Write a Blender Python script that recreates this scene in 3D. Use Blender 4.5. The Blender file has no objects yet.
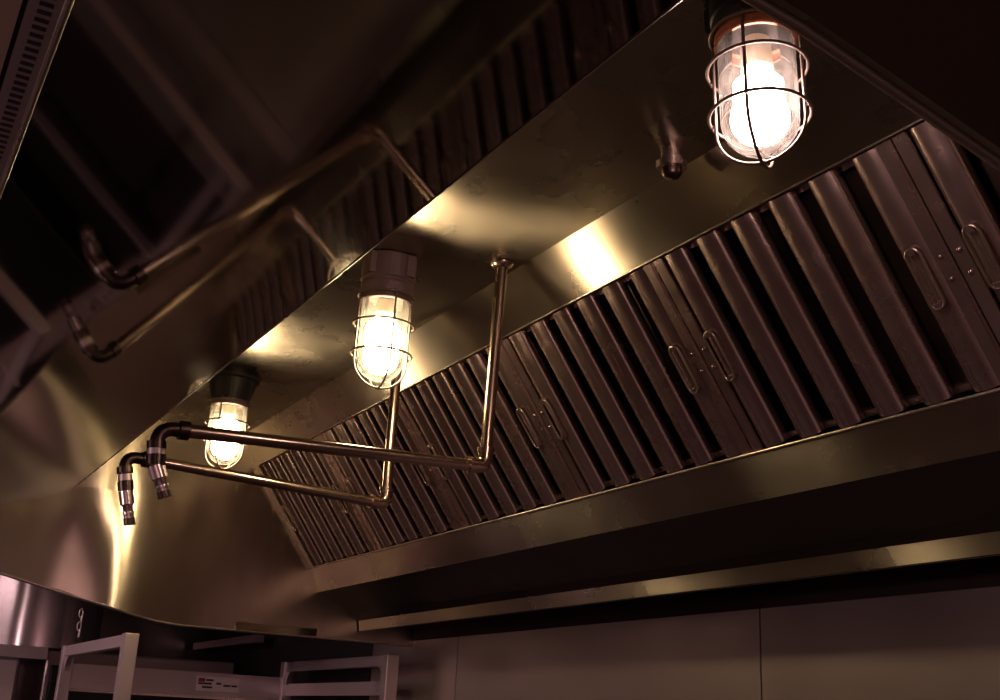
import bpy, math, random
from mathutils import Vector, Matrix
random.seed(7)
C = bpy.context.scene.collection
EYE = 1.7                                   # camera height above the floor

# ------------------------------------------------------------------ helpers
class MB:
    """collects solids (world coordinates, z measured from eye height) for ONE mesh object"""
    def __init__(s): s.v = []; s.f = []; s.sm = []; s.mi = []; s.cur = 0
    def add(s, vs, fs, smooth=False):
        o = len(s.v); s.v += [tuple(p) for p in vs]
        for q in fs: s.f.append(tuple(i + o for i in q)); s.sm.append(smooth); s.mi.append(s.cur)
        return s
    def box(s, x0, x1, y0, y1, z0, z1):
        vs = [(x, y, z) for x in (x0, x1) for y in (y0, y1) for z in (z0, z1)]
        return s.add(vs, [(0, 1, 3, 2), (4, 6, 7, 5), (0, 4, 5, 1), (2, 3, 7, 6), (0, 2, 6, 4), (1, 5, 7, 3)])
    def obox(s, c, ax, ay, az):
        c = Vector(c); ax = Vector(ax); ay = Vector(ay); az = Vector(az)
        vs = [c + ax * i + ay * j + az * k for i in (-1, 1) for j in (-1, 1) for k in (-1, 1)]
        return s.add(vs, [(0, 1, 3, 2), (4, 6, 7, 5), (0, 4, 5, 1), (2, 3, 7, 6), (0, 2, 6, 4), (1, 5, 7, 3)])
    def extr(s, sec, fn, t0, t1, smooth=False):
        """closed section sec (list of 2-tuples) swept from t0 to t1; fn(a,b,t)->point"""
        n = len(sec)
        vs = [fn(a, b, t0) for a, b in sec] + [fn(a, b, t1) for a, b in sec]
        fs = [(i, (i + 1) % n, n + (i + 1) % n, n + i) for i in range(n)]
        s.add(vs, fs, smooth)
        s.add(vs, [tuple(range(n - 1, -1, -1)), tuple(range(n, 2 * n))])
        return s
    def sheet(s, pts, x0, x1, t, side=1):
        """sheet metal strip with section pts in (y,z), thickness t to one side, along x"""
        P = [Vector(p) for p in pts]; off = []
        for i, p in enumerate(P):
            d = Vector((0, 0))
            if i > 0: d += (P[i] - P[i - 1]).normalized()
            if i < len(P) - 1: d += (P[i + 1] - P[i]).normalized()
            d.normalize(); off.append(p + Vector((-d.y, d.x)) * t * side)
        sec = [tuple(p) for p in P] + [tuple(p) for p in reversed(off)]
        n = len(sec); m = len(P)
        vs = [(x0, a, b) for a, b in sec] + [(x1, a, b) for a, b in sec]
        fs = [(i, (i + 1) % n, n + (i + 1) % n, n + i) for i in range(n)]
        for k in (0, n):
            for i in range(m - 1):
                fs.append((k + i, k + i + 1, k + n - 2 - i, k + n - 1 - i))
        return s.add(vs, fs)
    def plate(s, poly, x0, x1):
        """flat plate with outline poly in (y,z)"""
        return s.extr(poly, lambda a, b, t: (t, a, b), x0, x1)
    def tube(s, pts, r, seg=14, closed=False, cap=True):
        P = [Vector(p) for p in pts]; n = len(P); R = r if isinstance(r, (list, tuple)) else [r] * n
        T = []
        for i in range(n):
            if closed: d = P[(i + 1) % n] - P[i - 1]
            else: d = P[min(i + 1, n - 1)] - P[max(i - 1, 0)]
            T.append(d.normalized())
        a = Vector((0, 0, 1)) if abs(T[0].z) < .9 else Vector((1, 0, 0))
        u = (a - T[0] * a.dot(T[0])).normalized(); vs = []
        for i in range(n):
            u = (u - T[i] * u.dot(T[i])).normalized(); w = T[i].cross(u)
            for k in range(seg):
                q = 2 * math.pi * k / seg
                vs.append(P[i] + (u * math.cos(q) + w * math.sin(q)) * R[i])
        fs = []
        for i in range(n if closed else n - 1):
            j = (i + 1) % n
            for k in range(seg):
                l = (k + 1) % seg
                fs.append((i * seg + k, i * seg + l, j * seg + l, j * seg + k))
        s.add(vs, fs, True)
        if cap and not closed:
            s.add(vs[:seg], [tuple(range(seg - 1, -1, -1))]); s.add(vs[-seg:], [tuple(range(seg))])
        return s
    def lathe(s, prof, c, seg=40, axis=(0, 0, 1), smooth=True, split=False):
        """prof: list of (radius, height along axis) from centre c"""
        ax = Vector(axis).normalized(); a = Vector((1, 0, 0)) if abs(ax.x) < .9 else Vector((0, 1, 0))
        u = (a - ax * a.dot(ax)).normalized(); w = ax.cross(u); c = Vector(c)
        def ring(r, h): return [c + ax * h + (u * math.cos(2 * math.pi * k / seg) + w * math.sin(2 * math.pi * k / seg)) * r for k in range(seg)]
        for (r0, h0), (r1, h1) in zip(prof[:-1], prof[1:]):
            if split:
                s.add(ring(r0, h0) + ring(r1, h1), [(k, (k + 1) % seg, seg + (k + 1) % seg, seg + k) for k in range(seg)], smooth)
        if not split:
            vs = []
            for r, h in prof: vs += ring(max(r, 1e-5), h)
            s.add(vs, [(i * seg + k, i * seg + (k + 1) % seg, (i + 1) * seg + (k + 1) % seg, (i + 1) * seg + k)
                       for i in range(len(prof) - 1) for k in range(seg)], smooth)
        return s
    def build(s, name, mat, parent=None, base=None, bevel=0):
        b = Vector(base) if base is not None else (parent_base(parent) if parent else Vector((0, 0, 0)))
        me = bpy.data.meshes.new(name)
        me.from_pydata([tuple(Vector(p) - b) for p in s.v], [], s.f)
        for p, q, m in zip(me.polygons, s.sm, s.mi): p.use_smooth = q; p.material_index = m
        for m in (mat if isinstance(mat, (list, tuple)) else [mat]): me.materials.append(m)
        me.update()
        o = bpy.data.objects.new(name, me); C.objects.link(o)
        o['base'] = list(b)
        if parent: o.parent = parent
        else: o.location = b + Vector((0, 0, EYE))
        if bevel:
            md = o.modifiers.new('bevel', 'BEVEL'); md.width = bevel; md.segments = 2; md.limit_method = 'ANGLE'; md.angle_limit = math.radians(50)
        return o
def parent_base(p): return Vector(p['base'])
def thing(name, label, cat, base, group=None):
    o = bpy.data.objects.new(name, None); C.objects.link(o)
    o['base'] = list(base); o.location = Vector(base) + Vector((0, 0, EYE)); o.empty_display_size = .05
    tag(o, label, cat, group); return o
def tag(o, label, cat, group=None):
    o['label'] = label; o['category'] = cat
    if group: o['group'] = group
    return o
def struct(name, mb, mat):
    o = mb.build(name, mat); o['kind'] = 'structure'; return o
def copy_tree(o, parent=None):
    c = o.copy(); C.objects.link(c)
    if parent: c.parent = parent
    for ch in [q for q in list(bpy.data.objects) if q.parent == o]: copy_tree(ch, c)
    return c
def arc(c, a, b, r, q0, q1, n=8):
    c = Vector(c); a = Vector(a); b = Vector(b)
    return [c + (a * math.cos(q0 + (q1 - q0) * i / n) + b * math.sin(q0 + (q1 - q0) * i / n)) * r for i in range(n + 1)]

# ------------------------------------------------------------------ materials
def new_mat(name):
    m = bpy.data.materials.new(name); m.use_nodes = True
    nt = m.node_tree; return m, nt, nt.nodes['Principled BSDF']
def steel(name, col, rough, tangent=None, aniso=0.0, warp=0.0, warp_scale=2.0, brush=(1, 60, 60), brush_amt=.03, grease=0.0, grease_col=(.25, .14, .09), warp_map=(1, 1, 1)):
    """brushed sheet steel: brush = texture scale per axis (low along the grain)"""
    m, nt, p = new_mat(name); N = nt.nodes; L = nt.links
    p.inputs['Metallic'].default_value = 1
    tc = N.new('ShaderNodeTexCoord')
    mp = N.new('ShaderNodeMapping'); mp.inputs['Scale'].default_value = brush
    L.new(tc.outputs['Object'], mp.inputs['Vector'])
    ns = N.new('ShaderNodeTexNoise'); ns.inputs['Scale'].default_value = 6; ns.inputs['Detail'].default_value = 5
    L.new(mp.outputs['Vector'], ns.inputs['Vector'])
    big = N.new('ShaderNodeTexNoise'); big.inputs['Scale'].default_value = 5; big.inputs['Detail'].default_value = 4
    L.new(tc.outputs['Object'], big.inputs['Vector'])
    # roughness = rough * (1 + brush + smears)
    r1 = N.new('ShaderNodeMapRange'); r1.inputs['To Min'].default_value = rough * (1 - brush_amt * 2); r1.inputs['To Max'].default_value = rough * (1 + brush_amt * 2)
    L.new(ns.outputs['Fac'], r1.inputs['Value'])
    r2 = N.new('ShaderNodeMapRange'); r2.inputs['From Min'].default_value = .35; r2.inputs['From Max'].default_value = .7
    r2.inputs['To Min'].default_value = .9; r2.inputs['To Max'].default_value = 1.25
    L.new(big.outputs['Fac'], r2.inputs['Value'])
    mu = N.new('ShaderNodeMath'); mu.operation = 'MULTIPLY'; L.new(r1.outputs[0], mu.inputs[0]); L.new(r2.outputs[0], mu.inputs[1])
    L.new(mu.outputs[0], p.inputs['Roughness'])
    # colour with faint grease smears
    mx = N.new('ShaderNodeMix'); mx.data_type = 'RGBA'
    mx.inputs['A'].default_value = (*col, 1); mx.inputs['B'].default_value = (*grease_col, 1)
    gr = N.new('ShaderNodeMapRange'); gr.inputs['From Min'].default_value = .45; gr.inputs['From Max'].default_value = .75
    gr.inputs['To Max'].default_value = grease
    L.new(big.outputs['Fac'], gr.inputs['Value']); L.new(gr.outputs[0], mx.inputs['Factor'])
    L.new(mx.outputs['Result'], p.inputs['Base Color'])
    if tangent:
        p.inputs['Anisotropic'].default_value = aniso
        cv = N.new('ShaderNodeCombineXYZ')
        for i in range(3): cv.inputs[i].default_value = tangent[i]
        L.new(cv.outputs[0], p.inputs['Tangent'])
    if warp:
        wn = N.new('ShaderNodeTexNoise'); wn.inputs['Scale'].default_value = warp_scale; wn.inputs['Detail'].default_value = 1
        wm = N.new('ShaderNodeMapping'); wm.inputs['Scale'].default_value = warp_map
        L.new(tc.outputs['Object'], wm.inputs['Vector']); L.new(wm.outputs['Vector'], wn.inputs['Vector'])
        # gentle oil-canning of the sheet: tilt the normal a little with a smooth noise
        gm = N.new('ShaderNodeNewGeometry')
        v1 = N.new('ShaderNodeVectorMath'); v1.operation = 'SUBTRACT'; v1.inputs[1].default_value = (.5, .5, .5)
        v2 = N.new('ShaderNodeVectorMath'); v2.operation = 'SCALE'; v2.inputs['Scale'].default_value = warp
        v3 = N.new('ShaderNodeVectorMath'); v3.operation = 'ADD'
        v4 = N.new('ShaderNodeVectorMath'); v4.operation = 'NORMALIZE'
        L.new(wn.outputs['Color'], v1.inputs[0]); L.new(v1.outputs[0], v2.inputs[0]); L.new(v2.outputs[0], v3.inputs[0])
        L.new(gm.outputs['Normal'], v3.inputs[1]); L.new(v3.outputs[0], v4.inputs[0]); L.new(v4.outputs[0], p.inputs['Normal'])
    return m
def plain(name, col, rough=.5, metal=0.0, noise=.15, scale=20):
    m, nt, p = new_mat(name); N = nt.nodes; L = nt.links
    p.inputs['Metallic'].default_value = metal; p.inputs['Roughness'].default_value = rough
    tc = N.new('ShaderNodeTexCoord'); ns = N.new('ShaderNodeTexNoise'); ns.inputs['Scale'].default_value = scale; ns.inputs['Detail'].default_value = 4
    L.new(tc.outputs['Object'], ns.inputs['Vector'])
    mx = N.new('ShaderNodeMix'); mx.data_type = 'RGBA'
    mx.inputs['A'].default_value = (*[c * (1 - noise) for c in col], 1); mx.inputs['B'].default_value = (*[min(1, c * (1 + noise)) for c in col], 1)
    L.new(ns.outputs['Fac'], mx.inputs['Factor']); L.new(mx.outputs['Result'], p.inputs['Base Color'])
    return m
def emit(name, col, strength):
    m, nt, p = new_mat(name); N = nt.nodes; L = nt.links
    e = N.new('ShaderNodeEmission'); e.inputs['Color'].default_value = (*col, 1); e.inputs['Strength'].default_value = strength
    L.new(e.outputs[0], N['Material Output'].inputs['Surface']); N.remove(p); return m
def thin_glass(name, col, haze):
    """thin glass jar: clear transmission, fresnel gloss and a greasy film that scatters a little"""
    m, nt, p = new_mat(name); N = nt.nodes; L = nt.links; N.remove(p)
    tr = N.new('ShaderNodeBsdfTransparent'); tr.inputs['Color'].default_value = (*col, 1)
    gl = N.new('ShaderNodeBsdfGlossy'); gl.inputs['Roughness'].default_value = .04
    lw = N.new('ShaderNodeLayerWeight'); lw.inputs['Blend'].default_value = .25
    m1 = N.new('ShaderNodeMixShader'); L.new(lw.outputs['Fresnel'], m1.inputs[0]); L.new(tr.outputs[0], m1.inputs[1]); L.new(gl.outputs[0], m1.inputs[2])
    tl = N.new('ShaderNodeBsdfTranslucent'); tl.inputs['Color'].default_value = (.95, .9, .82, 1)
    tc = N.new('ShaderNodeTexCoord'); ns = N.new('ShaderNodeTexNoise'); ns.inputs['Scale'].default_value = 30; ns.inputs['Detail'].default_value = 4
    L.new(tc.outputs['Object'], ns.inputs['Vector'])
    mr = N.new('ShaderNodeMapRange'); mr.inputs['From Min'].default_value = .35; mr.inputs['From Max'].default_value = .7
    mr.inputs['To Min'].default_value = haze * .4; mr.inputs['To Max'].default_value = haze * 1.6
    L.new(ns.outputs['Fac'], mr.inputs['Value'])
    m2 = N.new('ShaderNodeMixShader'); L.new(mr.outputs[0], m2.inputs[0]); L.new(m1.outputs[0], m2.inputs[1]); L.new(tl.outputs[0], m2.inputs[2])
    L.new(m2.outputs[0], N['Material Output'].inputs['Surface']); return m

SC = (.42, .365, .295)
M = {}
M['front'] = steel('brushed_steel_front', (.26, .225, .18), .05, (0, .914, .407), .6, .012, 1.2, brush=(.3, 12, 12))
M['ceil'] = steel('brushed_steel_ceiling', SC, .27, (0, 1, 0), .97, .03, 2.5, brush=(.3, 12, 12))
M['strip'] = steel('brushed_steel_strip', SC, .29, (0, .5, -.85), .965, .015, 2.5, brush=(.3, 12, 12))
M['trough'] = steel('brushed_steel_trough', SC, .24, (0, .35, -.9), .93, .015, 2.5, brush=(.3, 12, 12))
M['end'] = steel('brushed_steel_end', (.44, .38, .295), .19, (0, 0, 1), .94, .09, 2.4, brush=(12, .3, 12), warp_map=(1, 2.6, .7))
M['hem'] = steel('polished_steel_hem', (.6, .53, .45), .3)
M['wallsteel'] = steel('brushed_steel_wall', (.50, .42, .38), .34, (0, 0, 1), .4, .03, 2.0, brush=(.3, 12, 12))
M['leftsteel'] = steel('polished_steel_side', (.55, .46, .46), .2, (0, 0, 1), .85, .10, 3.0, brush=(12, .3, 12))
M['filter'] = steel('greasy_filter_steel', (.50, .37, .34), .23, None, 0, .04, 6, brush=(4, 4, 4), brush_amt=.2, grease=.5, grease_col=(.30, .18, .15))
M['filter'].node_tree.nodes['Principled BSDF'].inputs['Metallic'].default_value = .94
M['filter_shaded'] = steel('greasy_filter_steel_shaded', (.06, .04, .035), .5, None, 0, 0, 1, grease=.6, grease_col=(.08, .045, .03))  # darkened copy of the filter steel, paints shade in gaps and recesses
M['under_shaded'] = steel('shaded_underside_steel', (.10, .08, .065), .3, (0, .8, -.5), .6)  # steel darkened to paint the shade under the trough
M['wire'] = steel('handle_wire', (.45, .36, .3), .3)
M['pipe'] = steel('drawn_steel_pipe', (.62, .47, .36), .22, brush=(30, 30, 30))
M['iron'] = steel('dark_iron_fitting', (.11, .075, .065), .30, brush=(30, 30, 30))
M['chrome'] = steel('bright_nozzle_metal', (.78, .64, .62), .25, brush=(30, 30, 30))
M['band'] = plain('pale_union_nut', (.80, .66, .64), .4, .5)
M['cast'] = plain('grey_cast_housing', (.24, .16, .155), .5, .2)
M['castdark'] = plain('black_cast_housing', (.025, .02, .02), .5, .3)
M['rust'] = plain('orange_lamp_gasket', (.55, .19, .10), .5)
M['guard'] = plain('guard_wire', (.26, .20, .17), .42, .7)
M['glass'] = thin_glass('jar_glass_greasy', (.97, .95, .90), .055)
M['glass_clear'] = thin_glass('jar_glass_clear', (.97, .95, .95), .03)
M['bulb_warm'] = emit('warm_bulb', (1, .755, .44), 48)
M['bulb_cool'] = emit('pink_white_bulb', (1, .70, .63), 44)
M['socket'] = plain('cream_socket', (.6, .5, .32), .5)
M['alu'] = steel('rack_aluminium', (.66, .57, .58), .36, brush=(30, 30, 30))
M['sticker'] = plain('white_sticker', (.8, .66, .62), .6)
M['ink_red'] = plain('red_ink', (.35, .02, .02), .6)
M['ink'] = plain('dark_ink', (.05, .03, .03), .6)
M['red'] = plain('red_trim', (.45, .02, .02), .35)
M['black'] = plain('black_gap', (.012, .01, .01), .5)
M['paint'] = plain('brown_pink_ceiling_paint', (.55, .38, .30), .7)
M['darkpaint'] = plain('dark_brown_wall_paint', (.022, .013, .011), .7)
M['sidewall'] = plain('pink_grey_side_wall_paint', (.40, .31, .30), .7)
M['roomwall'] = plain('brown_room_wall_paint', (.22, .155, .13), .7)
M['tilefloor'] = plain('red_quarry_floor', (.030, .014, .011), .5)
M['face'] = steel('front_face_steel', (.50, .40, .38), .4)

M['wallsteel'].node_tree.nodes['Principled BSDF'].inputs['Metallic'].default_value = 0.75
M['alu'].node_tree.nodes['Principled BSDF'].inputs['Metallic'].default_value = 0.95
M['leftsteel'].node_tree.nodes['Principled BSDF'].inputs['Metallic'].default_value = 0.85
M['face'].node_tree.nodes['Principled BSDF'].inputs['Metallic'].default_value = 0.7
# ------------------------------------------------------------------ geometry constants (metres, z from eye height)
XN, XF = -.45, -4.116              # near and far ends of the hood
LIP = (.0637, .475); EDGE = (.640, .7315)
CEIL = 1.0
S1 = (1.195, 1.0); S2 = (1.262, .8935)      # sloped strip above the filters
F1 = S2; F2 = (1.516, .544)                 # filter bank
T2 = (1.552, .459)                          # trough lower edge
BAR_T = (1.716, .368); BAR_B = (1.722, .328)
WALL = 1.955
BOT = .298

# ------------------------------------------------------------------ setting
FL = -EYE
struct('floor', MB().box(-7.15, 4, -6, 2.2, FL - .1, FL), M['tilefloor'])
struct('wall_back', MB().box(-7.15, 4, WALL + .014, WALL + .15, FL, 1.3), M['darkpaint'])
struct('wall_left', MB().box(-7.15, -7.0, -6, WALL + .014, FL, 1.3), M['leftsteel'])
struct('wall_right', MB().box(3.3, 3.4, -4.5, WALL + .014, FL, .965), M['sidewall'])
struct('wall_front', MB().box(-7.0, 3.3, -4.6, -4.5, FL, .965), M['roomwall'])
struct('ceiling', MB().box(-7.15, 4, -6, .05, .965, 1.05).box(-.40, 4, .05, WALL + .01, .965, 1.05), M['roomwall'])
seams = [-4.5, -3.748, -2.173, -.58, .95, 2.48]
wl = ['narrow left stainless wall cladding sheet just right of the open rack', 'middle stainless wall cladding sheet between the two upright seams',
      'right stainless wall cladding sheet, from the right seam to the picture edge']
for (a, b), lb in zip(zip(seams[:-2], seams[1:-1]), wl):
    o = MB().box(a + .0025, b - .0025, WALL, WALL + .012, FL, BOT + .02).build('wall_panel', M['wallsteel'], base=((a + b) / 2, WALL, FL))
    tag(o, lb, 'wall panel', 'stainless sheets on the back wall')

# ------------------------------------------------------------------ the hood
hood = thing('exhaust_hood', 'long stainless steel commercial kitchen exhaust hood seen from below', 'exhaust hood', (-2.28, 1.955, BOT))
def off(y, top=5.0):
    # the far end panel flares away a little towards the front: distance it leans out at depth y
    o = 0.0; q = .82
    while q > y:
        t = min(1, (.82 - q) / .22); o += math.tan(math.radians(top * t * t * (3 - 2 * t))) * .005; q -= .005
    return o
fpn = MB(); fd = Vector((EDGE[0] - LIP[0], EDGE[1] - LIP[1])).normalized(); fu = Vector((-fd.y, fd.x)) * .003; fv = []
for k in range(13):
    a = LIP[0] + (EDGE[0] - LIP[0]) * k / 12; b = LIP[1] + (EDGE[1] - LIP[1]) * k / 12
    fv += [(XF - off(a), a, b), (XN, a, b), (XN, a + fu.x, b + fu.y), (XF - off(a), a + fu.x, b + fu.y)]
ff_ = [(0, 1, 2, 3), (51, 50, 49, 48)]
for k in range(12):
    for c in range(4): ff_.append((4 * k + c, 4 * k + 4 + c, 4 * k + 4 + (c + 1) % 4, 4 * k + (c + 1) % 4))
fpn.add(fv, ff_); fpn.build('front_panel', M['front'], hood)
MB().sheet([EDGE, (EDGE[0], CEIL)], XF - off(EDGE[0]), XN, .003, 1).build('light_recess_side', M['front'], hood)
MB().sheet([(EDGE[0] - .003, CEIL), S1], XF, XN, .003, 1).build('light_recess_top', M['ceil'], hood)
MB().sheet([S1, S2, (S2[0] + .05, S2[1] + .02)], XF, XN, .003, 1).build('sloped_strip', M['strip'], hood)
tr = MB().sheet([(F2[0] + .045, F2[1] - .005), F2, T2], XF, XN, .003, 1)
tr.build('grease_trough', M['trough'], hood)
e = MB().tube([(XF, F2[0] - .001, F2[1]), (XN, F2[0] - .001, F2[1])], .0035, 8); e.build('trough_lip', M['hem'], hood)
MB().sheet([T2, (1.70, .388), BAR_T], XF, XN, .003, 1).build('trough_underside', M['under_shaded'], hood)
MB().sheet([BAR_T, BAR_B], XF + .01, XN, .004, 1).build('rear_gutter', M['strip'], hood)
MB().sheet([BAR_B, (BAR_B[0] + .012, BAR_B[1] + .002), (BAR_B[0] + .02, .42), (WALL - .006, .43)], XF, XN, .003, 1).build('rear_underside', M['filter_shaded'], hood)
MB().sheet([(S1[0], CEIL + .001), (WALL, CEIL + .001), (WALL - .002, BOT + .015)], XF, XN, .003, 1).build('plenum_shell', M['filter_shaded'], hood)
outline = [LIP, EDGE, (EDGE[0], CEIL + .003), (WALL - .001, CEIL + .003), (WALL - .001, BOT), (1.06, BOT), (.97, .305), (.79, .344), (.446, .422)]
def span(y):
    bot = [(LIP[0], LIP[1]), (.446, .422), (.79, .344), (.97, .305), (1.06, BOT), (WALL - .001, BOT)]
    for (a, za), (b, zb) in zip(bot[:-1], bot[1:]):
        if a <= y <= b + 1e-6: z0 = za + (zb - za) * (y - a) / (b - a); break
    z1 = LIP[1] + (EDGE[1] - LIP[1]) * (y - LIP[0]) / (EDGE[0] - LIP[0]) if y < EDGE[0] + .0005 else CEIL + .003
    return z0, z1
def lean(y, z, z1):
    t = min(1, max(0, (.84 - y) / .26)); return t * t * (3 - 2 * t) * math.tan(math.radians(5.5)) * max(0, min(z1, EDGE[1]) - z)
ys = sorted(set([round(LIP[0] + .0001, 4), EDGE[0], EDGE[0] + .001, .446, .79, .97, 1.06, WALL - .001] + [round(.08 + .02 * k, 3) for k in range(50)] + [1.3, 1.6]))
ep = MB(); nz = 8
def panel_grid(cols, lo, hi):
    g = {}
    for t in (0, .012):
        vs = []
        for y in cols:
            a, b = lo(y), hi(y)
            for k in range(nz):
                z = a + (b - a) * k / (nz - 1); vs.append((XF - off(y) - lean(y, z, b) - t, y, z))
        n_ = len(cols); fs = []
        for i in range(n_ - 1):
            for k in range(nz - 1):
                q = (i * nz + k, i * nz + nz + k, i * nz + nz + k + 1, i * nz + k + 1); fs.append(q if t == 0 else q[::-1])
        ep.add(vs, fs, True); g[t] = vs
    A, B = g[0], g[.012]; n_ = len(cols)
    ring = [i * nz for i in range(n_)] + [(n_ - 1) * nz + k for k in range(1, nz)] + [i * nz + nz - 1 for i in range(n_ - 2, -1, -1)] + [k for k in range(nz - 2, 0, -1)]
    for p, q in zip(ring, ring[1:] + ring[:1]): ep.add([A[p], B[p], B[q], A[q]], [(0, 1, 2, 3)])
panel_grid([y for y in ys if y != EDGE[0] + .001], lambda y: span(y)[0], lambda y: min(span(y)[1], EDGE[1]))
panel_grid([y for y in ys if y > EDGE[0] - 1e-6 and y != EDGE[0] + .001], lambda y: EDGE[1], lambda y: CEIL + .003)
ep.build('end_panel', M['end'], hood)
MB().plate(outline, XN, XN + .012).build('end_panel', M['end'], hood)
def hem_path(x, o=False): return [(x - (off(y) + lean(y, z, 9) if o else 0), y, z) for y, z in ((LIP[0], LIP[1]), (.446, .422), (.60, .387), (.70, .364), (.79, .344), (.97, .305), (1.06, BOT), (WALL - .01, BOT))]
MB().tube(hem_path(XF - .006, True), .007, 8).build('end_hem', M['hem'], hood)
MB().tube(hem_path(XN + .001), .004, 8).build('end_hem', M['hem'], hood)
# return flange along the rear half of the far end and its mitre with the gutter
fl = MB()
fl.add([(XF, 1.25, BOT + .028), (XF, 1.56, BOT + .028), (XF + .012, 1.55, BOT), (XF + .012, 1.25, BOT), (XF - .001, 1.25, BOT), (XF - .001, 1.56, BOT)],
       [(0, 3, 2, 1), (0, 4, 3), (1, 2, 5), (0, 1, 5, 4), (3, 4, 5, 2)])
fl.build('end_return_flange', M['strip'], hood)
# outer front face with a row of narrow vent slots, above the lip
ZT = .905
MB().box(XF, XN, LIP[0] - .008, LIP[0] - .002, LIP[1] + .002, .96).build('front_face', M['face'], hood)
MB().box(XF, XN, .0355, LIP[0] - .004, LIP[1], LIP[1] + .004).build('front_flange', M['face'], hood)
sl = MB(); x = XN - .05
while x > -1.30:
    sl.box(x - .0055, x, .0425, .0525, LIP[1] - .0003, LIP[1]); x -= .0115
sl = sl.build('vent_slots', M['black'], hood); sl['kind'] = 'stuff'
pln = MB().box(XF, .6, -.26, .0318, .476, .9645).build('air_plenum', M['paint'], hood); pln['label'] = 'brown pink painted air box beside the slotted flange'
MB().box(XF, .6, .0318, .0354, .484, .90).build('gap_shade', M['black'], pln)  # black strip that paints the shade of an open gap
MB().tube([(XF, LIP[0] - .003, LIP[1] + .0025), (XN, LIP[0] - .003, LIP[1] + .0025)], .004, 10).build('front_lip', M['hem'], hood)
MB().tube([(XF, EDGE[0] + .001, EDGE[1] - .0005), (XN, EDGE[0] + .001, EDGE[1] - .0005)], .0012, 8).build('recess_hem', M['hem'], hood)

# ------------------------------------------------------------------ baffle filters
dv = Vector((0, F2[0] - F1[0], F2[1] - F1[1])); FLEN = dv.length; dv.normalize()
nv = Vector((0, dv.z, -dv.y))                       # towards the room
if nv.y > 0: nv = -nv
FW = .605; FX0 = -.487
def fp(u, n, s, x0): return Vector((x0 - u, F1[0], F1[1])) + dv * s + nv * n
def make_filter(x0):
    root = thing('baffle_filter', '', 'grease filter', tuple(fp(FW / 2, -.03, FLEN, x0)), 'baffle filters in a row along the hood')
    fr = MB()
    s0, s1 = .004, FLEN - .004
    F = lambda a, b, t: fp(a, b, t, x0)
    for u0, u1 in ((.0015, .014), (FW - .014, FW - .0015)):
        fr.extr([(u0, -.062), (u1, -.062), (u1, -.006), (u0, -.006)], F, s0, s1)
    for a, b in ((s0, s0 + .012), (s1 - .012, s1)):
        fr.extr([(.0015, -.062), (FW - .0015, -.062), (FW - .0015, -.028), (.0015, -.028)], F, a, b)
    # riveted clip strips beside the joint
    for u in (.018, FW - .018):
        fr.extr([(u - .011, -.008), (u + .011, -.008), (u + .011, -.003), (u - .011, -.003)], F, s0, s1)
        for s in (.47, .56):
            c = fp(u, -.003, FLEN * s, x0); fr.lathe([(.0045, -.002), (.0045, .0015), (.003, .003), (.0001, .0034)], c, 10, nv)
    fr.build('frame', M['filter'], root)
    def channel(w, n0, depth, t=.0016):
        h = w / 2; r = .007
        g = .006; r = .010
        out = [(-h, -depth), (-h, -r - g)] + [(-h + r - r * math.cos(q), -r - g + r * math.sin(q)) for q in (.3, .6, .9, 1.15)]
        out += [(-h * q, -g * (q / .72) ** 2 * .8) for q in (.58, .40, .2)]
        out = out + [(0, 0)] + [(-p[0], p[1]) for p in reversed(out)]
        k = (h - t) / h
        inn = [(p[0] * k, p[1] - t if p[1] > -depth + .001 else p[1]) for p in out]
        sec = out + inn[::-1]; return [(a, b + n0) for a, b in sec]
    us = [.058 + (FW - .116) * i / 5 for i in range(6)]
    for i, u in enumerate(us):
        flat = i in (0, 5)
        sec = [(a + u, b) for a, b in channel(.058, 0 if not flat else -.001, .026)]
        b = MB(); n = len(sec)
        a0 = [F(p, q, s0 + .001) for p, q in sec]; a1 = [F(p, q, s1 - .001) for p, q in sec]
        b.add(a0 + a1, [(j, (j + 1) % n, n + (j + 1) % n, n + j) for j in range(n)], True)
        h = n // 2
        caps = [(j, j + 1, n - 2 - j, n - 1 - j) for j in range(h - 1)]
        b.add(a0, caps); b.add(a1, [q[::-1] for q in caps])
        b.build('baffle', M['filter'], root)
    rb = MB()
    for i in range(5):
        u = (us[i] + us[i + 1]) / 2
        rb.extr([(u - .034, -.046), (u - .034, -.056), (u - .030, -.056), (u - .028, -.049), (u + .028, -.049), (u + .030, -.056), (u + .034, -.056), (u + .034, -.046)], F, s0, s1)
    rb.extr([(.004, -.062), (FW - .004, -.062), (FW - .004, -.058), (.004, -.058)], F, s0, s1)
    rb.build('rear_baffles', M['filter_shaded'], root)
    for u in (.055, FW - .055):
        pts = []
        L0, L1, w = FLEN * .40, FLEN * .645, .0135
        for q in range(9): a = math.pi * q / 8; pts.append(fp(u - w * math.cos(a), .006, L0 + w - w * math.sin(a), x0))
        for q in range(9): a = math.pi * q / 8; pts.append(fp(u + w * math.cos(a), .006, L1 - w + w * math.sin(a), x0))
        h = MB().tube(pts, .0026, 8, closed=True)
        hd = h.build('handle', M['wire'], root)
        for q in (L0 + .006, L1 - .006):
            MB().obox(fp(u, .003, q, x0), (.007, 0, 0), dv * .0045, nv * .005).build('handle_clip', M['filter'], hd)
    return root
flab = ['baffle grease filter nearest the camera, cut by the right edge beside the near hood end',
        'baffle grease filter second from the right, under the pink white caged lamp',
        'baffle grease filter third from the right, right of the near hanging pipe',
        'baffle grease filter fourth from the right, crossed by the near hanging pipe',
        'baffle grease filter second from the left, behind the far hanging pipe',
        'leftmost baffle grease filter, against the far end panel of the hood']
f0 = make_filter(FX0); f0['label'] = flab[0]
for i in range(1, 6):
    c = copy_tree(f0); c.location.x -= FW * i; c['label'] = flab[i]
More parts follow.
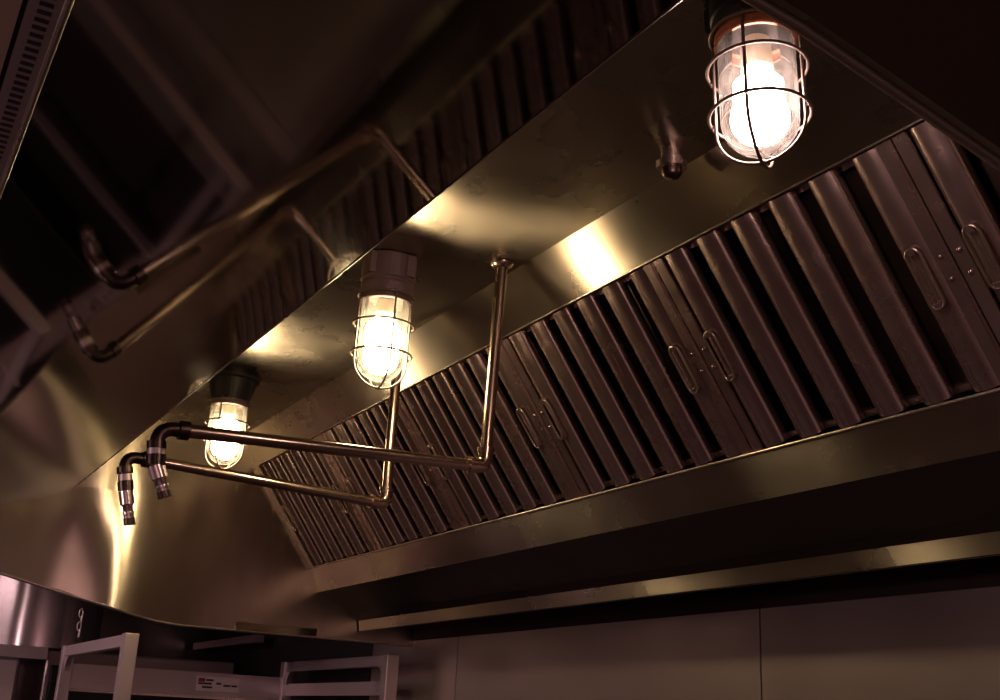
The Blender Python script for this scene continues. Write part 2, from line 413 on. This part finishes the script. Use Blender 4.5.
MB().tube([(XF, F1[0] - .003, F1[1] - .002), (XN, F1[0] - .003, F1[1] - .002)], .0022, 8).build('filter_rail', M['hem'], hood)
MB().box(XF, FX0 - FW * 6, F1[0], F1[0] + .001, F1[1], F1[1] + .001)
jb = MB()
for x0_, x1_ in ((FX0, XN), ):
    jb.add([fp(0, 0, 0, x1_), fp(0, 0, FLEN, x1_), fp(0, 0, FLEN, x0_), fp(0, 0, 0, x0_), fp(0, -.04, 0, x1_), fp(0, -.04, FLEN, x1_), fp(0, -.04, FLEN, x0_), fp(0, -.04, 0, x0_)],
           [(0, 1, 2, 3), (7, 6, 5, 4), (0, 3, 7, 4), (1, 5, 6, 2), (3, 2, 6, 7), (0, 4, 5, 1)])
jb.build('filter_filler', M['filter'], hood)
stp = MB(); stp.extr([(XF, .003), (XF + .034, .003), (XF + .034, .006), (XF, .006)], lambda a, b, t: Vector((a, F1[0], F1[1])) + dv * t + nv * b, 0, FLEN)
stp.build('side_trim', M['trough'], hood)

# ------------------------------------------------------------------ caged jar lamps
def lamp(x, y, label, base_kind, bulb, glass, rot, zb, zr1, zr2, zbot, br=.041):
    """zb underside of the housing, ring heights zr1 zr2, guard bottom zbot"""
    root = thing('caged_lamp', label, 'ceiling lamp', (x, y, CEIL), 'caged jar lamps under the hood')
    h = MB(); c = (x, y, CEIL)
    H = zb - CEIL
    if base_kind == 'cone':
        h.lathe([(.002, 0), (.082, 0), (.082, -.010), (.074, -.014), (.059, H * .9), (.058, H), (.002, H)], c, 36, smooth=False)
        hm = M['castdark']
    else:
        h.lathe([(.002, 0), (.060, 0), (.061, -.004), (.061, H * .62), (.058, H * .66), (.058, H * .72), (.060, H * .76), (.057, H), (.002, H)], c, 36, smooth=False)
        for k in range(4):
            q = k * math.pi / 2 + .5
            h.obox((x + .058 * math.cos(q), y + .058 * math.sin(q), CEIL + H * .3), (.010, 0, 0), (0, .010, 0), (0, 0, -H * .28))
        hm = M['castdark'] if base_kind == 'drum_dark' else M['cast']
    h.build('housing', hm, root)
    MB().lathe([(.050, 0), (.056, -.001), (.057, -.016), (.050, -.018)], (x, y, zb), 32, smooth=False).build('gasket', M['rust'] if bulb == 'bulb_cool' else M['cast'], root)
    # jar
    gz = zb - .012; gl = gz - (zbot + .014); r = .053
    prof = [(r, 0), (r, -gl + r)] + [(r * math.cos(q * math.pi / 16), -gl + r - r * math.sin(q * math.pi / 16)) for q in range(1, 9)]
    prof[-1] = (.0006, prof[-1][1])
    MB().lathe(prof, (x, y, gz), 40).build('glass_jar', M[glass], root)
    # bulb: neck, then a rounded body
    bz = gz - .012; bl = gl - .030
    so = .042 if bulb == 'bulb_cool' else .026
    prof = [(.016, -so), (.024, -so - .005), (.033, -so - .014), (br, -so - .030)] 
    prof += [(br, -bl + br)] + [(br * math.cos(q * math.pi / 12), -bl + br - br * math.sin(q * math.pi / 12)) for q in range(1, 7)]
    prof[-1] = (.0006, prof[-1][1])
    if prof[4][1] > prof[3][1] - .004: prof.pop(3)
    MB().lathe(prof, (x, y, bz), 28).build('bulb', M[bulb], root)
    MB().lathe([(.0006, .012), (.021, .012), (.022, -so + .008), (.015, -so + .005), (.015, -so - .004), (.0006, -so - .004)], (x, y, bz), 24, smooth=False).build('socket', M['socket'], root)
    # wire guard
    g = MB(); rr = .0615
    for k in range(4):
        q = rot + k * math.pi / 2; d = Vector((math.cos(q), math.sin(q), 0)); p = Vector((x, y, 0))
        pts = [p + d * (rr - .003) + Vector((0, 0, zb + .004)), p + d * rr + Vector((0, 0, zb - .02))]
        zc = zbot + rr * .95
        for i in range(10):
            a = (math.pi / 2) * i / 9; pts.append(p + d * max(rr * math.cos(a), .0015) + Vector((0, 0, zc - rr * .95 * math.sin(a))))
        g.tube(pts, .0024, 8)
    for z, ra in ((zr1, .068), (zr2, .068)):
        g.tube([(x + ra * math.cos(2 * math.pi * i / 40), y + ra * math.sin(2 * math.pi * i / 40), z) for i in range(40)], .0024, 8, closed=True)
        for k in range(4):
            q = rot + k * math.pi / 2
            g.tube([(x + a * math.cos(q), y + a * math.sin(q), z) for a in (rr - .001, ra + .001)], .0024, 6)
    g.tube([(x + .0615 * math.cos(2 * math.pi * i / 40), y + .0615 * math.sin(2 * math.pi * i / 40), zb - .003) for i in range(40)], .0028, 8, closed=True)
    g.lathe([(.0005, -.004), (.005, -.003), (.005, .003), (.0005, .004)], (x, y, zbot), 10)
    g.build('wire_guard', M['guard'], root)
    return root
lamp(-3.40, .935, 'caged jar lamp on a flared black base, farthest left behind the two pipes', 'cone', 'bulb_warm', 'glass', -.70, .922, .853, .800, .712)
mid = lamp(-2.237, .938, 'middle warm caged jar lamp on a straight grey brown housing', 'drum', 'bulb_warm', 'glass', -.05, .912, .843, .775, .700)
big = lamp(-1.047, .955, 'nearest and largest caged jar lamp, pink white bulb, at the upper right', 'drum_dark', 'bulb_cool', 'glass_clear', -1.01, .935, .877, .804, .733, .043)
big.rotation_euler.y = math.radians(-2.5)
mid.rotation_euler = (0, math.radians(2), 0)

# ------------------------------------------------------------------ fire suppression pipes
def pipe_run(label, x, top, corner, front, nz0, nz1):
    root = thing('suppression_pipe', label, 'pipe', (x, top[0], CEIL), 'fire suppression drop pipes')
    P = lambda q: Vector((x, q[0], q[1]))
    t, c, f = Vector((x, top[0], CEIL)), P(corner), P(front)
    up = (t - c).normalized(); fw = (f - c).normalized()
    MB().tube([t, c + up * .02], .0128, 16).build('drop_pipe', M['pipe'], root)
    MB().lathe([(.0142, 0), (.026, 0), (.026, -.004), (.020, -.012), (.0142, -.014)], t, 24).build('ceiling_collar', M['pipe'], root)
    el = MB(); r = .02
    q = (c + up * r + fw * r)
    pts = [c + up * .036, c + up * r]
    for i in range(1, 8):
        a = i / 8 ; pts.append((1 - a) ** 2 * (c + up * r) + 2 * a * (1 - a) * c + a * a * (c + fw * r))
    pts += [c + fw * r, c + fw * .036]
    el.tube(pts, .0160, 14)
    el.tube([c + up * .030, c + up * .040], .0185, 14); el.tube([c + fw * .030, c + fw * .040], .0185, 14)
    el.build('elbow', M['pipe'], root)
    MB().tube([c + fw * .02, f - fw * .03], .0128, 16).build('run_pipe', M['pipe'], root)
    # threaded end elbow, coupling and nozzle
    a0, a1 = P(nz0), P(nz1)
    dn = (a0 - f).normalized()
    ee = MB()
    R = .034
    pts = [f - fw * (R + .022), f - fw * R]
    for i in range(1, 9):
        a = i / 9; pts.append((1 - a) ** 2 * (f - fw * R) + 2 * a * (1 - a) * f + a * a * (f + dn * R))
    pts += [f + dn * R]
    ee.tube(pts, .0135, 16); ee.tube([f - fw * (R + .024), f - fw * (R + .006)], .018, 16); ee.tube([f + dn * (R - .008), f + dn * (R + .006)], .018, 16)
    ee.build('end_elbow', M['iron'], root)
    k = (a0 - f).length
    cp = MB().tube([f + dn * R, a0], .0125, 12); cp.tube([f + dn * (k * .72), f + dn * (k * .98)], .0185, 6)
    cpo = cp.build('coupling', M['iron'], root)
    MB().tube([f + dn * (k * .54), f + dn * (k * .72)], .0165, 6).build('union_nut', M['band'], root)
    nd = (a1 - a0).normalized(); ln = (a1 - a0).length
    nz = MB().tube([a0, a0 + nd * ln * .4], .0165, 6); nz.tube([a0 + nd * ln * .4, a0 + nd * ln * .45, a0 + nd * ln * .82], [.0145, .0115, .0112], 16)
    nz.tube([a0 + nd * ln * .62, a0 + nd * ln * .68], .0135, 14)
    no = nz.build('nozzle', M['chrome'], root)
    MB().tube([a0 + nd * ln * .80, a0 + nd * ln], .0128, 14).build('nozzle_cap', M['iron'], root)
    return root
pipe_run('nearer hanging pipe dropping from the hood top, long level run to a nozzle', -2.10, (1.152, 1), (1.135, .529), (.449, .4985), (.456, .428), (.481, .373))
pipe_run('farther hanging pipe with a lower level run, hidden behind the middle lamp at its top', -2.618, (1.143, 1), (1.140, .523), (.497, .546), (.512, .467), (.531, .394))

# small capped fitting on the recess top between the near lamp and the pipe
fit = thing('ceiling_fitting', 'small capped hex pipe fitting left of the nearest caged lamp', 'pipe fitting', (-1.482, 1.146, CEIL))
MB().tube([(-1.477, 1.146, CEIL), (-1.477, 1.146, CEIL - .024)], .019, 16).build('stub', M['chrome'], fit)
MB().tube([(-1.477, 1.146, CEIL - .016), (-1.477, 1.146, CEIL - .031)], .028, 6).build('hex_nut', M['chrome'], fit)
MB().lathe([(.018, 0), (.018, -.010), (.014, -.017), (.0005, -.019)], (-1.477, 1.146, CEIL - .031), 16).build('cap', M['iron'], fit)

# ------------------------------------------------------------------ rack at the lower left
rk = thing('pan_rack', 'open aluminium pan rack with a small printed sticker, under the far end of the hood', 'rack', (-4.63, 1.36, FL))
RX0, RX1, RY0, RY1, RZ = -5.197, -4.07, .883, 1.843, .2534
w = .024
for xx in (RX0, RX1):
    for yy in (RY0, RY1):
        MB().box(xx - w, xx + w, yy - w, yy + w, FL + .1, RZ).build('post', M['alu'], rk, bevel=.003)
        cs = MB(); cs.tube([(xx - .014, yy, FL + .05), (xx + .014, yy, FL + .05)], .05, 20); cs.obox((xx, yy, FL + .085), (.012, 0, 0), (0, .012, 0), (0, 0, .02))
        cs.build('caster', M['black'], rk)
for yy in (RY0, RY1):
    MB().box(RX0 + w, RX1 - w, yy - .0155, yy + .0155, RZ - .0435, RZ - .002).build('top_rail', M['alu'], rk, bevel=.002)
    for zz in (FL + .16, ): MB().box(RX0 + w, RX1 - w, yy - .0155, yy + .0155, zz, zz + .035).build('bottom_rail', M['alu'], rk, bevel=.002)
    for xx, sg in ((RX0 + w, 1), (RX1 - w, -1)):
        g = MB(); n = 6; cx, cz = xx + sg * .077, RZ - .0435 - .077
        poly = [(xx, RZ - .0435)] + [(cx - sg * .077 * math.cos(q * math.pi / 2 / n), cz + .077 * math.sin(q * math.pi / 2 / n)) for q in range(n + 1)]
        g.extr(poly, lambda a, b, t: (a, t, b), yy - .010, yy + .010)
        g.build('corner_gusset', M['alu'], rk)
MB().box(RX0 + .013, RX1 - w, RY1, RY1 + .015, RZ - .147, RZ - .096).build('end_rail', M['alu'], rk)
cr = MB().box(RX0 - .008, RX0 + .008, RY0 + w, RY1 - w, RZ - .173, RZ - .070); 
MB().box(RX0 + .0082, RX0 + .028, RY0 + w, RY1 - w, RZ - .180, RZ - .170).build('rail_edge', M['chrome'], rk)
cr.build('cross_rail', M['alu'], rk)
def stk(q): return 1.434 + (q - 1.12) * 1.28
st = MB().box(RX0 + .0082, RX0 + .0092, stk(1.12), stk(1.27), RZ - .147, RZ - .087).build('sticker', M['sticker'], rk); st['label'] = 'white sticker with red and black print'
ik = MB().box(RX0 + .0092, RX0 + .010, stk(1.125), stk(1.148), RZ - .110, RZ - .094)
ik.build('red_mark', M['ink_red'], st)
for a, b, z0 in ((1.152, 1.178, -.105), (1.125, 1.172, -.120), (1.14, 1.175, -.135), (1.188, 1.206, -.118), (1.214, 1.238, -.125), (1.242, 1.262, -.125)):
    MB().box(RX0 + .0092, RX0 + .010, stk(a), stk(b), RZ + z0, RZ + z0 + .008).build('print_line', M['ink'], st)

# ------------------------------------------------------------------ equipment behind the rack
cab = thing('holding_cabinet', 'stainless cabinet with a control box and red trim at the lower left corner', 'cabinet', (-6.0, .35, FL))
MB().box(-6.7, -5.66, -.3, .768, FL, .211).build('body', M['alu'], cab, bevel=.015)
MB().box(-6.6, -5.70, .0, .88, .211, .2640).build('plinth', M['alu'], cab)
MB().box(-5.66, -5.58, -.3, .59, .077, .237).build('control_box', M['alu'], cab, bevel=.025)
MB().box(-5.66, -5.63, .493, .55, -1.4, .070).build('red_trim', M['red'], cab)
MB().box(-5.66, -5.635, -.3, .474, -1.4, .067).build('door', M['black'], cab)
for z in (.166, .128): MB().lathe([(.015, 0), (.015, .02), (.001, .022)], (-5.58, .557, z), 14, (1, 0, 0)).build('knob', M['chrome'], cab)
for z in (-.026, -.19): MB().lathe([(.012, 0), (.010, .008), (.001, .009)], (-5.66, .64, z), 12, (1, 0, 0)).build('screw', M['chrome'], cab)
fr = thing('upright_refrigerator', 'plain stainless upright cabinet standing behind the open rack', 'refrigerator', (-6.3, 1.34, FL))
MB().box(-6.8, -5.82, .896, 1.79, FL, .262).build('body', M['wallsteel'], fr, bevel=.010)
MB().box(-5.82, -5.80, .92, 1.77, FL + .2, .192).build('door', M['black'], fr, bevel=.008)  # door blackened to keep its reflection in the hood front dark
ub_pts = [(-6.7, 1.10), (-5.72, 1.10), (-5.715, .92)] + [(-6.165 + .45 * math.cos(q * math.pi / 16), .92 - .45 * math.sin(q * math.pi / 16)) for q in range(1, 9)] + [(-6.7, .47)]
ub = MB(); nn = len(ub_pts); lo = [(a, b, .2645) for a, b in ub_pts]; hi = [(a, b, .80) for a, b in ub_pts]
ub.add(lo + hi, [(k, (k + 1) % nn, nn + (k + 1) % nn, nn + k) for k in range(nn)], True)
ub.add(lo, [tuple(range(nn - 1, -1, -1))]); ub.add(hi, [tuple(range(nn))])
ub = ub.build('upper_oven', M['leftsteel'], base=(-6.2, .8, .2645))
tag(ub, 'shiny stainless oven body with white streaked reflections, rounded body above the lower left cabinet', 'oven')
sh = MB().box(-6.9, -5.76, 1.86, 1.905, .365, .403).build('shelf_bar', M['alu'], base=(-6.3, 1.62, .365))
tag(sh, 'pale metal bar in the dark gap behind the rack, below the hood end', 'bar')
hk = MB()
for i in range(4):
    c = Vector((-4.20, .735 + .004 * (i % 2), .315 - .022 * i)); 
    hk.tube([c + Vector(((.006 * math.cos(q)) if i % 2 else 0, 0 if i % 2 else .006 * math.cos(q), .015 * math.sin(q))) for q in [2 * math.pi * k / 14 for k in range(14)]], .0022, 6, closed=True)
tag(hk.build('hanging_chain', M['chrome'], base=(-4.20, .735, .33)), 'short bright chain hanging below the far hood end, above the rack', 'chain')

# ------------------------------------------------------------------ light: the three lamps, plus the kitchen's own ceiling fixtures behind the camera and an added fill point
W = bpy.data.worlds.new('world'); bpy.context.scene.world = W; W.use_nodes = True
W.node_tree.nodes['Background'].inputs['Color'].default_value = (1, .62, .52, 1)
W.node_tree.nodes['Background'].inputs['Strength'].default_value = .005
def troffer(x, y, power):
    l = bpy.data.lights.new('kitchen_ceiling_light', 'AREA'); l.shape = 'RECTANGLE'; l.size = 1.2; l.size_y = .3
    l.energy = power; l.color = (1, .71, .73)
    o = bpy.data.objects.new('kitchen_ceiling_light', l); C.objects.link(o); o.location = (x, y, EYE + .955)
    return o
for x, y, pw in ((-4.6, -1.3, 26), (2.3, -1.3, 105)): troffer(x, y, pw)
pl = bpy.data.lights.new('fill_point_light', 'POINT'); pl.energy = 18; pl.shadow_soft_size = .12; pl.color = (1, .71, .73)  # unseen point light added to brighten the air box underside
po = bpy.data.objects.new('fill_point_light', pl); C.objects.link(po); po.location = (-2.2, -1.8, EYE + .20)

# ------------------------------------------------------------------ camera
cd = bpy.data.cameras.new('camera'); cam = bpy.data.objects.new('camera', cd); C.objects.link(cam)
f = 1150.0
def nrm(v): return Vector(v).normalized()
Xf = nrm((-686, 347, f)); Zu = nrm((173, -3467, f)); Zu = (Zu - Xf * Xf.dot(Zu)).normalized(); Yb = Xf.cross(Zu)
if Yb.x < 0: Yb = -Yb
Rm = Matrix((-Xf, Yb, Zu))                    # rows: world axes seen from the camera (right, down, forward)
right, down, fwd = Rm.col[0], Rm.col[1], Rm.col[2]
m = Matrix((right, -down, -fwd)).transposed().to_4x4(); m.translation = (0, 0, EYE)
cam.matrix_world = m
cd.sensor_width = 36; cd.lens = f / 1000 * 36; cd.clip_start = .02
S = bpy.context.scene; S.camera = cam
S.view_settings.view_transform = 'Standard'; S.view_settings.look = 'None'; S.view_settings.gamma = 1
S.view_settings.use_curve_mapping = False; S.view_settings.exposure = 0.4
S.cycles.use_denoising = True; S.cycles.denoising_input_passes = 'RGB_ALBEDO_NORMAL'; S.cycles.max_bounces = 10; S.cycles.transparent_max_bounces = 16; S.cycles.sample_clamp_indirect = 1.2; S.cycles.blur_glossy = 0.3; S.cycles.use_adaptive_sampling = False
S.cycles.caustics_reflective = True
for o in bpy.data.objects:
    if 'base' in o: del o['base']
